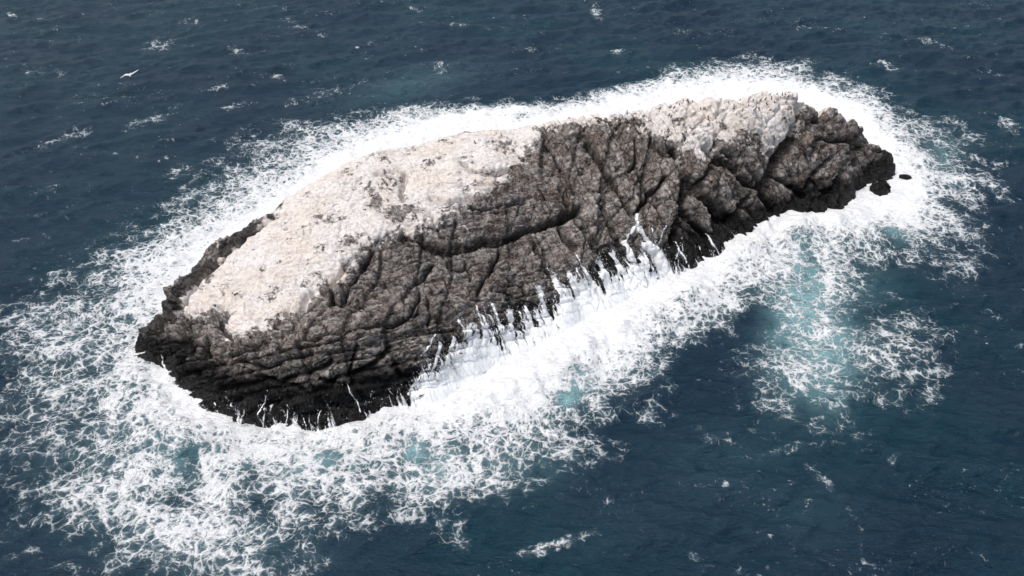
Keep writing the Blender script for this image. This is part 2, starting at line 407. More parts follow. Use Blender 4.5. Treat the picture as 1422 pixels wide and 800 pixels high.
# special lumps: round brown boulder, pale round boulder low on the left
def lump(px, py, r, a, p=2.0):
    global D
    rr = np.hypot(pxw - px, (pyw - py) * 1.1) / r
    D = D + np.where(hid, 0, a * np.sqrt(np.clip(1 - rr ** p, 0, 1)))
lump(472, 405, 9, 1.3); lump(300, 434, 11, .9); lump(250, 505, 17, 1.2); lump(248, 462, 14, .9); lump(494, 408, 12, .8)
D *= sstep(-4.5, -2.0, Zb) * 1.0
amp = sstep(-.5, 2.5, Zb) * .6 + .4
VX = X + NX * D * amp; VY = Y + NY * D * amp; VZ = Zb + NZ * D * amp
# undercut the foot on the front left
uc = sstep(5.0, 1.0, VZ) * sstep(30, -10, X) * (~hid)
VX += -NX * uc * .4 * (Zb > -2); VY += -NY * uc * .4 * (Zb > -2)
V = np.stack([VX, VY, VZ], -1).reshape(-1, 3)
# attributes
wetline = 2.6 + 1.9 * sstep(0, 14, X) * sstep(62, 50, X) + 1.9 * sstep(28, -8, X) * sstep(-50, -36, X) + wn * 1.2 + n1 * .6 + 1.2 * sstep(58, 66, X)
wetline = np.where(hid, 2.6 + wn, wetline)
WET = np.clip(np.maximum(sstep(1.4, -.6, VZ - wetline), rim * .8), 0, 1)
ej = np.minimum(np.minimum(ejR, ejP), ejR2 * 1.5) * rightish + np.minimum(np.minimum(ejL, ejQ), ejL2 * 1.5) * (1 - rightish)
CAV = np.clip(np.maximum(np.maximum(sstep(.09, .02, ej), sstep(.10, .02, eB * rightish + eB2 * (1 - rightish)) * .8), sstep(.25, .9, cr)) * hard, 0, 1)
cmid = .5 * cmid + .5 * (cjR * rightish + cjL * (1 - rightish))
attrs = dict(guano=f32(GU).ravel(), wet=f32(WET).ravel(), cav=f32(CAV).ravel(), cell=f32(cC * .5 + cmid * .5).ravel(), brown=f32(np.clip(.5 + wn * .6 + .35 * sstep(300, 200, PY) , 0, 1)).ravel())
F = grid_faces(*X.shape)
fz = V[:, 2][F].max(1); F = F[fz > -1.6]
N = vnormals(V, F)

# rock material
mR, t, p = new_mat("rock"); g = NG(t)
P = g.pos(); P1 = g.warp(P, .8, .22)
def facets(vec, sc):
    n = t.nodes.new("ShaderNodeTexVoronoi"); n.feature = 'F1'; g.put(n.inputs['Vector'], vec); n.inputs['Scale'].default_value = sc
    d_ = t.nodes.new("ShaderNodeVectorMath"); d_.operation = 'DOT_PRODUCT'
    g.put(d_.inputs[0], g.vm('SUBTRACT', n.outputs['Color'], (.5, .5, .5))); g.put(d_.inputs[1], g.vm('SUBTRACT', vec, n.outputs['Position']))
    sx = t.nodes.new("ShaderNodeSeparateColor"); g.put(sx.inputs[0], n.outputs['Color'])
    return d_.outputs['Value'], sx.outputs[0]
Pf = g.warp(P, 2.5, .16, 2)
fA, rA = facets(g.vm('MULTIPLY', Pf, (.8, 1.15, 1.0)), .95); fB, rB = facets(Pf, 2.3)
nA = g.noise(P, .35, 5, .62); nB = g.noise(P1, 1.6, 6, .68); nC = g.noise(P, 7.0, 4, .7)
col = g.mix(g.step(nB, .36, .66), (.13, .108, .094), (.74, .67, .62))
col = g.mix(g.m('MULTIPLY', g.attr('cell'), .5), col, (.15, .137, .126))
col = g.mix(g.m('MULTIPLY', g.m('MULTIPLY', g.step(nA, .42, .62), g.step(g.attr('brown'), .2, .7)), .70), col, (.20, .118, .078))
col = g.mix(g.m('MULTIPLY', g.step(g.noise(P, .6, 4, .6), .56, .7), .35), col, (.13, .14, .105))
col = g.mix(g.m('MULTIPLY', rA, .42), col, (.10, .088, .08)); col = g.mix(g.m('MULTIPLY', rB, .34), col, (.52, .48, .45))
col = g.mix(g.m('MULTIPLY', g.step(nC, .52, .75), .35), col, (.46, .44, .42))
col = g.mix(g.m('MULTIPLY', g.attr('cav'), .75), col, (.03, .025, .022))
gn = g.m('ADD', g.attr('guano'), g.m('MULTIPLY', g.m('SUBTRACT', nB, .5), 1.9))
gn = g.m('ADD', gn, g.m('MULTIPLY', g.m('SUBTRACT', nC, .5), .9))
gn = g.m('SUBTRACT', gn, g.m('MULTIPLY', g.step(g.noise(P, .28, 5, .65), .48, .66), .42))
gm = g.step(gn, .36, .70)
gc = g.mix(g.step(g.noise(P, .22, 4, .6), .38, .66), (.79, .745, .715), (.75, .67, .60))
gc = g.mix(g.m('MULTIPLY', g.step(g.noise(P1, 2.4, 4, .65), .50, .66), .62), gc, (.48, .435, .41))
col = g.mix(gm, col, gc)
wt = g.attr('wet')
col = g.mix(wt, col, g.mix(g.step(nB, .4, .7), (.004, .004, .004), (.022, .021, .020)))
g.put(p.inputs['Base Color'], col)
g.put(p.inputs['Roughness'], g.step(wt, 0., 1., .92, .42))
p.inputs['Specular IOR Level'].default_value = .35
Pc = g.warp(g.warp(P, .5, 1.3, 2), 2.2, .35, 2)
c1 = g.step(g.voro(g.vm('MULTIPLY', Pc, (.7, 1.0, 1.0)), .42, 'DISTANCE_TO_EDGE'), .0, .024)
c2 = g.step(g.voro(g.vm('MULTIPLY', Pc, (1.0, .75, 1.0)), 1.05, 'DISTANCE_TO_EDGE'), .0, .04)
ck = g.m('MULTIPLY', c1, g.m('MAXIMUM', c2, g.step(nA, .55, .45)))
hgt = g.m('MULTIPLY', g.m('ADD', g.m('MULTIPLY', nB, .45), g.m('MULTIPLY', nC, .22)), g.m('SUBTRACT', 1.0, g.m('MULTIPLY', gm, .5)))
hgt = g.m('ADD', hgt, g.m('MULTIPLY', ck, g.m('SUBTRACT', .36, g.m('MULTIPLY', gm, .30))))
hgt = g.m('ADD', hgt, g.m('MULTIPLY', g.m('ADD', g.m('MULTIPLY', fA, 2.1), g.m('MULTIPLY', fB, 1.5)), g.m('SUBTRACT', 1.0, g.m('MULTIPLY', gm, .78))))
crackcol = g.mix(g.m('MULTIPLY', g.m('SUBTRACT', 1.0, ck), g.m('SUBTRACT', .8, g.m('MULTIPLY', gm, .77))), col, (.02, .017, .015))
g.put(p.inputs['Base Color'], crackcol)
g.put(p.inputs['Normal'], g.bump(hgt, 1.0, .85))
ROCK = mR

cx0, cy0 = (crest[11][0] + front[11][0]) / 2, (crest[11][1] + front[11][1]) / 2
isl = empty('rock_islet', (cx0, cy0, 0))
tag(isl, 'long rugged rock islet with white guano crust and black wet foot', 'rock islet')
Vl = V - np.array([cx0, cy0, 0])
gf = attrs['guano'][F].mean(1) > .55; wf = (attrs['wet'][F].mean(1) > .5) & ~gf
o = submesh('guano_crust', Vl, F, gf, ROCK, attrs, N, isl); o['label'] = 'cream white guano crust on the crest'
o = submesh('wet_foot', Vl, F, wf, ROCK, attrs, N, isl); o['label'] = 'black wet foot of the rock at the waterline'
o = submesh('rock_face', Vl, F, ~gf & ~wf, ROCK, attrs, N, isl); o['label'] = 'cracked grey brown rock face'
print('islet', len(V))

# ------------------------------------------------------------------ the sea
def axis(lo, hi, step_fn, far):
    a = [lo]
    while a[-1] < hi: a.append(a[-1] + step_fn(a[-1]))
    pre, post = [], []; d = .5
    q = lo
    while q > lo - far: q -= d; pre.append(q); d *= 1.28
    q = a[-1]; d = .5
    while q < hi + far: q += d; post.append(q); d *= 1.28
    return np.array(pre[::-1] + a + post)
xs = axis(-140, 140, lambda v: .30, 6000); ys = axis(48, 238, lambda v: .22 + max(0, v - 90) * .0017, 6000)
WX, WY = np.meshgrid(xs, ys)
nearm = sstep(300, 200, np.abs(WX)) * sstep(420, 300, np.abs(WY - 120))
def U(pts): 
    a = [unproj(x, y) for x, y in pts]; return [(float(x), float(y)) for x, y in a]
OUT = U([(-90,440),(20,400),(95,358),(165,300),(220,246),(288,206),(345,170),(425,158),(520,145),(610,128),(700,138),(800,126),(890,112),(950,84),(1060,68),(1165,84),(1245,114),(1310,152),(1372,185),(1425,232),(1420,300),(1385,355),(1345,390),(1330,450),(1310,530),(1290,590),(1215,595),(1120,580),(1040,530),(1010,480),(985,478),(955,520),(930,565),(880,590),(865,640),(815,690),(730,730),(650,735),(570,740),(510,770),(480,830),(400,880),(40,880),(20,760),(-30,700),(-90,700)])
INN = U([(190,520),(183,480),(205,430),(250,372),(310,318),(370,272),(430,232),(520,190),(620,157),(730,158),(850,138),(940,122),(1060,110),(1140,128),(1195,158),(1245,202),(1292,240),(1275,290),(1230,310),(1180,328),(1120,338),(1060,348),(1000,380),(950,425),(880,468),(820,503),(760,538),(690,568),(610,590),(530,602),(440,607),(340,607),(260,595),(215,565)])
near_ix = (WX > -170) & (WX < 170) & (WY > 30) & (WY < 300)
def poly_density(WX, WY):
    so = sdist(WX, WY, OUT); si = sdist(WX, WY, INN)
    return np.where(si > 0, 0.92 + np.clip(si, 0, 6) * .06, np.where(so > 0, 0.92 * so / (so - si + 1e-6), np.exp(np.minimum(so, 0) / 5) * 0.0))
warp1 = fbm(WX / 14, WY / 14, None, 3, 91) * 5; warp2 = fbm(WX / 14, WY / 14, None, 3, 95) * 5
warp1 += fbm(WX / 4, WY / 4, None, 2, 191) * 1.6; warp2 += fbm(WX / 4, WY / 4, None, 2, 195) * 1.6
DEN = np.zeros_like(WX)
DEN[near_ix] = poly_density((WX + warp1)[near_ix], (WY + warp2)[near_ix])
def blob(px, py, rx, ry, rot, amp, soft=1.0):
    """an elliptical patch given by its place and size in picture pixels, laid on the water in metres"""
    c, s = math.cos(rot), math.sin(rot)
    x0, y0 = unproj(px, py); ax_, ay_ = unproj(px + rx * c, py + rx * s); bx_, by_ = unproj(px - ry * s, py + ry * c)
    M = np.linalg.inv(np.array([[ax_ - x0, bx_ - x0], [ay_ - y0, by_ - y0]]))
    ex = WX + warp1 * .35 - x0; ey = WY + warp2 * .35 - y0
    r = (M[0, 0] * ex + M[0, 1] * ey) ** 2 + (M[1, 0] * ex + M[1, 1] * ey) ** 2
    return amp * np.exp(-r * soft) * near_ix
R = math.radians
BL = [(280,745,210,55,0,.52),(160,690,80,60,0,.45),(470,690,110,50,0,.5),(620,665,90,40,-.2,.5),(60,560,70,90,0,.30),(90,470,70,60,-.3,.34),(1130,440,80,110,.25,.42),(1100,520,90,50,0,.30),(1240,480,70,70,.3,.34),(1070,630,60,10,-.1,.36),(1140,670,50,9,.75,.22),(1180,710,22,8,1.1,.2),(1200,740,10,20,0,.16),
      (960,590,55,10,.7,.22),(1000,620,50,8,.2,.25),(900,575,35,12,.3,.2),(770,757,55,9,-.25,.45),(735,775,25,8,-.1,.3),(620,745,40,25,0,.2),(840,700,12,30,.3,.2),(1240,640,8,10,0,.28),(1280,700,5,6,0,.3),
      (1150,600,70,20,.3,.22),(1290,540,14,22,0,.35),(1385,260,50,12,.6,.28),(1380,440,40,8,.6,.2),(1340,330,50,12,.5,.2),(980,770,15,12,0,.2),(1030,790,12,8,0,.25),(1360,765,30,14,0,.15),
      (860,74,10,5,0,.4),(575,14,10,4,.3,.35),(15,22,10,3,.2,.4),(265,30,25,7,0,.22),(410,32,20,8,.4,.3),(330,70,18,8,.2,.32),(445,48,12,3,0,.3),(380,105,16,5,0,.3),(160,215,12,3,0,.35),(245,240,14,8,-.4,.4),
      (90,190,40,8,-.3,.3),(215,165,45,8,-.4,.3),(230,60,40,8,-.1,.3),(150,135,30,8,-.1,.22),(300,125,25,8,-.2,.25),(320,150,35,6,-.2,.28),(640,35,40,6,.1,.25),(725,70,25,6,0,.22),(830,15,15,8,1,.3),(610,95,14,8,.4,.32),
      (1230,90,30,6,.2,.3),(1300,60,30,6,.2,.25),(1380,100,25,6,.3,.25),(1400,170,26,12,.3,.3),(1350,185,40,10,.5,.25),(1200,55,20,5,0,.2),(950,45,50,8,.1,.16),(1120,35,40,7,0,.16),(520,60,40,6,0,.16),(60,100,50,8,0,.16),
      (100,300,40,9,-.3,.14),(450,130,60,14,-.3,.22),(40,330,40,8,-.2,.12),(60,600,80,90,0,.10),(30,520,60,60,0,.12)]
for b in BL: DEN = np.maximum(DEN, DEN * .6 + blob(*b) * 1.15)
# darker, more open patches inside the foam
HO = [(270,640,32,34,.2,.42),(270,700,30,30,0,.2),(150,470,70,50,0,.14),(450,700,34,26,0,.40),(370,705,22,22,0,.32),(520,690,30,25,0,.34),(350,650,14,26,0,.28),(360,760,55,26,0,.28),(180,760,70,30,0,.22),
      (565,632,14,12,0,.40),(465,632,14,12,0,.35),(600,655,14,14,0,.25),(520,760,60,30,0,.35),(800,520,30,20,-.4,.34),(790,552,16,10,-.2,.5),(930,430,40,14,-.5,.22),(1045,440,30,26,0,.38),(1190,430,42,22,.2,.36),(1240,330,30,12,.7,.30),(1110,345,18,10,.6,.16),
      (1260,395,46,20,.4,.35),(1200,370,30,12,.6,.22),(1120,410,30,60,.15,.26),(1080,470,50,30,0,.16),(1300,220,16,30,-.6,.36),(1320,285,40,12,.5,.25),(1130,350,30,40,0,.14),(640,145,34,9,0,.30),(820,140,60,12,-.05,.22),(1190,130,60,12,.3,.2),(120,600,60,30,-.3,.2),(190,540,18,34,.6,.22)]
for b in HO: DEN = DEN - blob(*b)
DEN = np.clip(DEN, 0, 1.2)
AER = np.zeros_like(WX)                                     # bubble-filled, milky green water under the foam
for b in [(800,525,48,26,-.4,1.0),(790,552,22,12,-.2,1.0),(1122,425,44,90,.15,1.),(1150,490,46,60,.2,.9),(1105,365,16,26,.2,1.0),(1150,540,40,40,0,.4),(1110,720,100,70,0,.04),(900,720,160,70,0,.03),(1000,650,90,60,0,.05),
          (250,640,30,30,0,.4),(565,632,20,16,0,1.),(430,640,60,24,0,.7),(600,650,30,30,0,.7),(1240,315,26,14,.7,.9),(1310,215,24,26,-.6,.35),(1190,400,50,40,0,.15),(300,760,200,50,0,.08),(350,620,240,40,0,.25),(700,640,80,40,0,.2),(1060,300,40,20,0,.5),(580,115,90,20,-.2,.15)]:
    AER = np.maximum(AER, blob(*b))
AER = np.clip(AER + .10 * sstep(.15, .9, DEN), 0, 1)
# waves
rng = np.random.default_rng(5)
wave = np.zeros_like(WX)
wdir = R(-78)
for i in range(90):
    lam = 1.5 * (12.0 / 1.5) ** (rng.random() ** 1.1); k = 2 * math.pi / lam
    a = wdir + rng.normal() * .38; amp_ = .0095 * lam ** .82 * (0.5 + rng.random())
    ph = k * (math.cos(a) * (WX + warp1 * .25) + math.sin(a) * (WY + warp2 * .25)) + rng.random() * 6.283
    fade = sstep(lam * .45, lam * .2, np.maximum(np.gradient(xs)[None, :], np.gradient(ys)[:, None]) + 0 * WX)
    s = np.sin(ph); wave += amp_ * fade * (s - .35 * np.cos(2 * ph))
wave *= (.45 + .55 * sstep(.9, .2, DEN))
tur = fbm(WX / 3.0, WY / 3.0, None, 5, 131, .55); lob = np.abs(fbm(WX / 4.5, WY / 4.5, None, 4, 137, .55))
rough_ = sstep(.15, .95, DEN)
WZ = wave + rough_ * (tur * .45 + (0.25 - lob) * .55) * nearm
WZ += sstep(.2, .8, DEN) * .18 * fbm(WX / .9, WY / .9, None, 2, 151) * nearm
# surf heaped against the front of the rock
def mound(pts, wid, h):
    global WZ
    d = seg_dist(WX, WY, U(pts)); WZ = WZ + h * np.exp(-(d / wid) ** 2) * (1 + .7 * tur) * near_ix
mound([(655,570),(700,550),(770,512),(850,470),(910,440),(960,410)], 3.6, 1.3)
mound([(1020,350),(1080,325),(1130,322),(1170,320)], 5.0, 1.8)
mound([(190,530),(230,580),(290,625)], 3., .5)
mound([(1255,215),(1225,180)], 4., .8)
SV = np.stack([WX, WY, WZ], -1).reshape(-1, 3); SF = grid_faces(*WX.shape)
sat = dict(foam=f32(DEN).ravel(), aer=f32(AER).ravel(), wh=f32(WZ).ravel())
SN = vnormals(SV, SF)

mW, t, p = new_mat("sea_water"); g = NG(t)
P = g.pos(); den = g.attr('foam'); aer = g.attr('aer')
Pw = g.warp(g.warp(P, .11, 3.2, 2), .5, 1.1, 2); Pw2 = g.warp(Pw, 1.5, .28, 2)
def ridge(vec, sc, det=3, rough=.55):
    n = g.noise(vec, sc, det, rough)
    return g.m('SUBTRACT', 1.0, g.m('MULTIPLY', g.m('ABSOLUTE', g.m('SUBTRACT', n, .5)), 5.2), clamp=True)
r1 = ridge(Pw, .42, 3, .5); r2 = ridge(Pw2, .95, 2, .5); r3 = ridge(Pw2, 2.2, 2, .5)
vo = g.m('SUBTRACT', 1.0, g.m('MULTIPLY', g.voro(Pw2, .75, 'DISTANCE_TO_EDGE'), 3.2), clamp=True)
vo0 = g.m('SUBTRACT', 1.0, g.m('MULTIPLY', g.voro(Pw, .30, 'DISTANCE_TO_EDGE'), 3.4), clamp=True)
vo2 = g.m('SUBTRACT', 1.0, g.m('MULTIPLY', g.voro(Pw2, 1.9, 'DISTANCE_TO_EDGE'), 2.8), clamp=True)
fb = g.m('ADD', g.m('MULTIPLY', g.m('SUBTRACT', g.noise(g.vm('MULTIPLY', Pw, (1.0, 1.0, 1.0)), 1.1, 7, .72), .5), 2.6), .5, clamp=True)
lace = g.m('ADD', g.m('MULTIPLY', g.m('MAXIMUM', vo, g.m('MULTIPLY', r2, .8)), .39), g.m('MULTIPLY', g.m('MAXIMUM', vo2, g.m('MULTIPLY', r3, .7)), .21))
lace = g.m('ADD', lace, g.m('MULTIPLY', g.m('MAXIMUM', vo0, g.m('MULTIPLY', r1, .6)), .18))
lace = g.m('ADD', lace, g.m('MULTIPLY', fb, .24))
patch = g.m('ADD', g.m('MULTIPLY', g.noise(Pw, .16, 3, .6), .55), g.m('MULTIPLY', g.noise(Pw, .5, 2, .5), .45))
d2 = g.m('ADD', den, g.m('MULTIPLY', g.m('MULTIPLY', g.m('SUBTRACT', patch, .5), 2.1), g.m('MULTIPLY', g.m('SUBTRACT', 1.3, den), g.step(den, 0., .25))))
thr = g.m('SUBTRACT', .85, g.m('MULTIPLY', d2, .50))
foam = g.step(g.m('SUBTRACT', lace, thr), -.02, .24)
foam = g.m('MULTIPLY', g.m('MULTIPLY', foam, g.step(d2, .02, .3)), g.step(den, .15, .5, .62, 1.))
foam = g.m('MAXIMUM', foam, g.m('MULTIPLY', g.step(g.m('ADD', den, g.m('MULTIPLY', g.m('SUBTRACT', patch, .5), .8)), .84, 1.06), .93))
veil = g.m('MULTIPLY', g.step(g.m('SUBTRACT', lace, thr), -.35, .15), g.step(d2, .1, .8))    # thin bubbles between the strands
# scattered crest flecks on open water
fl = g.m('MULTIPLY', g.step(g.noise(g.warp(P, .6, 1.), .55, 5, .7), .60, .72), g.step(g.noise(P, .05, 3, .6), .46, .66))
fl = g.m('MULTIPLY', g.m('MULTIPLY', fl, g.step(g.attr('wh'), -.08, .2)), .8)
fl2 = g.m('MULTIPLY', g.m('MULTIPLY', g.step(g.noise(g.warp(P, 1.2, .5), 1.5, 4, .75), .60, .74), g.step(g.noise(P, .085, 3, .6), .50, .64)), .38)
foam = g.m('MAXIMUM', foam, g.m('MAXIMUM', fl, fl2))
deep = g.mix(g.step(g.noise(P, .03, 3, .5), .35, .7), (.0005, .0175, .038), (.0008, .029, .046))
wc = g.mix(g.m('MULTIPLY', g.m('MULTIPLY', aer, g.step(g.noise(Pw, .45, 4, .6), .22, .50)), .9), deep, (.22, .43, .46))
wc = g.mix(g.m('MULTIPLY', veil, .6), wc, (.20, .29, .32))
colr = g.mix(foam, wc, (.86, .87, .875))
g.put(p.inputs['Base Color'], colr)
g.put(p.inputs['Roughness'], g.step(foam, 0., 1., .22, .85))
p.inputs['IOR'].default_value = 1.333
g.put(p.inputs['Specular IOR Level'], g.step(foam, 0., 1., .5, .2))
sv = g.vm('MULTIPLY', P, (.5, 1.35, 1.0))
rip = g.m('ADD', g.m('MULTIPLY', g.noise(g.warp(sv, .4, .8), 1.5, 5, .66), 1.0), g.m('MULTIPLY', g.noise(sv, 3.6, 4, .65), .45))
hf = g.m('ADD', g.m('MULTIPLY', g.m('MULTIPLY', lace, foam), 1.3), g.m('MULTIPLY', g.noise(Pw, 2.2, 5, .65), .55))
n1_ = g.bump(rip, .9, .48)
n2_ = g.bump(g.m('MULTIPLY', hf, g.m('MULTIPLY', g.step(den, 0., .6), g.step(den, .8, 1.05, 1.0, .35))), .6, .4, n1_)
g.put(p.inputs['Normal'], n2_)
WATER = mW
sf_d = (DEN + .10 * tur).ravel()[SF].mean(1) > .55
o = submesh('sea', SV, SF, ~sf_d, WATER, sat, SN); tag(o, 'deep blue choppy sea around the islet', kind='structure')
o = submesh('surf_foam', SV, SF, sf_d, WATER, sat, SN); tag(o, 'dense white surf foam churning all round the rock islet', 'sea foam', kind='stuff')
print('sea', len(SV))

# ------------------------------------------------------------------ water running down the front of the rock
TOP = [(215,512),(240,535),(300,575),(330,572),(380,575),(430,580),(470,575),(510,565),(545,550),(570,525),(590,495),(620,480),(640,455),(655,436),(690,428),(712,440),(745,420),(770,395),(790,378),(830,372),(860,350),(885,325),(905,340),(925,352),(945,362),(985,352),(1005,338),(1040,330)]
i0 = (PX > 205) & (PX < 1045) & (Zb < 9) & ~hid
rows = np.where(i0.any(1))[0]; cols = np.where(i0.any(0))[0]
def up2(a):
    a = a[rows[0]:rows[-1] + 1, cols[0]:cols[-1] + 1]
    b = np.zeros((a.shape[0] * 2 - 1, a.shape[1])); b[::2] = a; b[1::2] = (a[1:] + a[:-1]) / 2
    c = np.zeros((b.shape[0], b.shape[1] * 2 - 1)); c[:, ::2] = b; c[:, 1::2] = (b[:, 1:] + b[:, :-1]) / 2
    return c
qx, qy, qz = up2(VX), up2(VY), up2(VZ); qS, qT = up2(S), up2(T); nx_, ny_, nz_ = (up2(N[:, k].reshape(X.shape)) for k in range(3))
qpx, qpy, _d = proj(qx, qy, qz)
tx_ = np.array([p_[0] for p_ in TOP]); ty_ = np.array([p_[1] for p_ in TOP])
sw = qS + .35 * qT + fbm(qS / 2.5, qT / 2.5, None, 3, 301) * .9; tw = qT + fbm(qS / 2.5, qT / 2.5, None, 3, 305) * .9
fing = fbm(qS / 1.3, qT * 0 + 2.2, None, 3, 311)
vdn = qpy - np.interp(qpx, tx_, ty_) + 7 + fing * 20
e1, e2, _c, _t = worley(sw / 1.25, tw / 2.8, qz * 0 + .3, 321); web = 1 - np.clip((e2 - e1) * 2.3, 0, 1)
e1, e2, _c, _t = worley(sw / .6, tw / 1.7, qz * 0 + .3, 323); web = np.maximum(web, .85 - np.clip((e2 - e1) * 2.4, 0, .85))
strk = 1 - np.abs(fbm(sw / .55, tw / 4.0, None, 3, 331, .6)) * 2.6
blobn = fbm(qS / 2.2, qT / 2.6, None, 3, 341)
cov = sstep(-6, 92, vdn) * 1.3 + .30 * blobn * sstep(0, 12, vdn)
pat = .6 * web + .4 * strk
strk2 = fbm(sw / .30, tw / 3.2, None, 3, 335, .6)
thick = pat * .8 + strk2 * .42 + .16 - (1.0 - cov * .85); thick = np.where(vdn < -6, -1, thick)
STR = [(3.5,[(885,299),(886,310),(890,322)]),(8,[(888,316),(896,332),(908,350)]),(15,[(900,338),(915,362),(935,395)]),(3,[(884,313),(872,328),(868,342)]),(8,[(868,338),(880,362),(895,392)]),(7,[(850,352),(864,378),(880,408)]),(7,[(832,366),(842,392),(858,422)]),(7,[(812,374),(824,400),(836,430)]),(7,[(790,380),(800,408),(812,440)]),(7,[(770,388),(780,415),(790,445)]),(7,[(748,402),(756,428),(764,455)]),
 (1.7,[(924,312),(919,328),(912,345)]),(2,[(938,335),(943,348),(954,362),(962,380)]),(1.6,[(943,348),(938,365),(941,386)]),(1.2,[(947,328),(947,348)]),
 (2,[(981,323),(989,338),(998,352)]),(1.5,[(970,339),(976,356)]),(4,[(684,424),(690,440),(696,462)]),(2.5,[(636,444),(650,462),(665,475)]),
 (1.6,[(604,466),(598,480),(583,495)]),(4,[(612,478),(606,500),(596,525)]),(6,[(652,452),(654,475),(650,500)]),(5,[(630,470),(624,495),(616,520)]),(1.8,[(597,505),(580,528),(562,551)]),(1.6,[(601,512),(597,545)]),
 (2.6,[(634,474),(638,498),(622,540)]),(6,[(708,432),(712,455),(712,485)]),(5,[(728,424),(736,445),(740,470)]),(1.6,[(741,394),(750,412),(746,436)]),(1.8,[(770,380),(776,402),(790,424)]),(1.4,[(756,368),(772,384)]),
 (2,[(828,366),(846,384),(850,402)]),(1.5,[(482,532),(486,546),(496,556),(500,572)]),(1.2,[(518,540),(512,560),(516,572)]),(1.2,[(541,540),(553,556)]),(1.4,[(565,552),(575,535),(590,515)]),(1.2,[(440,588),(446,570)]),(1.3,[(470,566),(486,586)]),
 (1.7,[(372,541),(369,560),(358,576)]),(1.6,[(381,563),(367,570),(366,590)]),(1.5,[(322,560),(315,582)]),(1.3,[(300,560),(306,578)]),(1.8,[(225,492),(229,510),(240,526)]),(1.4,[(400,570),(398,588)]),(1.3,[(418,572),(424,590)]),
 (1.3,[(340,570),(336,588)]),(2.5,[(800,372),(812,395),(816,420)]),(2.5,[(845,352),(862,372),(880,395)]),(1.3,[(905,318),(909,338)]),(1.3,[(661,425),(668,445)]),(1.3,[(800,352),(808,372)]),(1.2,[(533,548),(528,566)])]
pxq = qpx + fbm(qS / .9, qT / .9, None, 2, 351) * 3.0; pyq = qpy + fbm(qS / .9, qT / .9, None, 2, 353) * 3.0
for wd, pts in STR:
    s_ = (qpx > min(p_[0] for p_ in pts) - 15) & (qpx < max(p_[0] for p_ in pts) + 15) & (qpy > min(p_[1] for p_ in pts) - 15) & (qpy < max(p_[1] for p_ in pts) + 15)
    if s_.any(): thick[s_] = np.maximum(thick[s_], .28 * (1 - (seg_dist(pxq[s_], pyq[s_], pts) / (wd * np.clip(.36 + .4 * strk[s_], .2, .75))) ** 2))
thick = np.where((qpx > 208) & (qpx < 1040), thick, -1)
fl_ = fbm(qx / .5, qy / .5, qz / .5, 3, 361)
def blur(a, n, ax):
    k_ = np.ones(2 * n + 1) / (2 * n + 1); pad = [(0, 0), (0, 0)]; pad[ax] = (n, n); c_ = np.cumsum(np.pad(a, pad, mode='edge'), axis=ax)
    z_ = np.zeros_like(np.take(c_, [0], axis=ax)); c_ = np.concatenate([z_, c_], axis=ax); m_ = a.shape[ax]
    return (np.take(c_, range(2 * n + 1, 2 * n + 1 + m_), axis=ax) - np.take(c_, range(m_), axis=ax)) / (2 * n + 1)
bw = sstep(.5, 1.1, cov) * sstep(.0, .3, thick)
qx, qy, qz = (q_ * (1 - bw) + bw * blur(blur(blur(q_, 11, 0), 7, 1), 9, 0) for q_ in (qx, qy, qz))
qx = qx + nx_ * bw * .30; qy = qy + ny_ * bw * .30; qz = qz + .35 * bw
off = .05 + .1 * sstep(1.6, .0, qz) * sstep(0, .3, thick) + .16 * np.sqrt(np.clip(thick, 0, 1)) * (1 + .25 * strk2)
WV = np.stack([qx + nx_ * off, qy + ny_ * off, qz + nz_ * off + .1 * np.clip(thick, 0, 1)], -1).reshape(-1, 3)
WF = grid_faces(*qx.shape); okf = (thick.ravel()[WF].min(1) > -.22) & (WV[:, 2][WF].max(1) > -.6)
mS, t, p = new_mat("white_water"); g = NG(t)
P = g.pos(); p.inputs['Base Color'].default_value = (.88, .89, .895, 1); p.inputs['Roughness'].default_value = .7
g.put(p.inputs['Normal'], g.bump(g.noise(P, 4., 4, .65), .6, .25))
mT, t, p = new_mat("running_water"); g = NG(t); P = g.pos()
p.inputs['Base Color'].default_value = (.86, .87, .875, 1); p.inputs['Roughness'].default_value = .85; p.inputs['Specular IOR Level'].default_value = .2
fine = g.noise(g.vm('MULTIPLY', P, (1.0, .35, .6)), 5.0, 4, .7)
g.put(p.inputs['Alpha'], g.step(g.m('ADD', g.attr('thick'), g.m('MULTIPLY', g.m('SUBTRACT', fine, .5), .55)), -.06, .16))
g.put(p.inputs['Normal'], g.bump(fine, .5, .2))
if okf.any():
    o = submesh('water_runoff', WV, WF, okf, mT, dict(thick=f32(np.clip(thick, -1, 1)).ravel()), vnormals(WV, WF[okf]))
    tag(o, 'white water sheets and threads streaming down the dark front of the rock', 'white water', kind='stuff')

# spray drops thrown up along the run-off
def octa(c, r):
    return [c + r * np.array(v) for v in ((1, 0, 0), (-1, 0, 0), (0, 1, 0), (0, -1, 0), (0, 0, 1.3), (0, 0, -1.3))]
OF = [(0, 2, 4), (2, 1, 4), (1, 3, 4), (3, 0, 4), (2, 0, 5), (1, 2, 5), (3, 1, 5), (0, 3, 5)]
edge = np.where((thick.ravel() > 0) & (vdn.ravel() < 40) & (WV[:, 2] > 0))[0]
rng = np.random.default_rng(11); pts_ = []; vs = []; fs = []
for k in rng.choice(edge, 8000):
    hgt_ = rng.exponential(.45); sp = .15 + hgt_ * .5
    c = WV[k] + np.array([rng.normal() * sp, rng.normal() * sp - hgt_ * .3, .1 + hgt_]); r_ = .014 + .05 * rng.random() ** 4
    b_ = len(vs); vs += octa(c, r_); fs += [(b_ + a_, b_ + b2, b_ + c2) for a_, b2, c2 in OF]
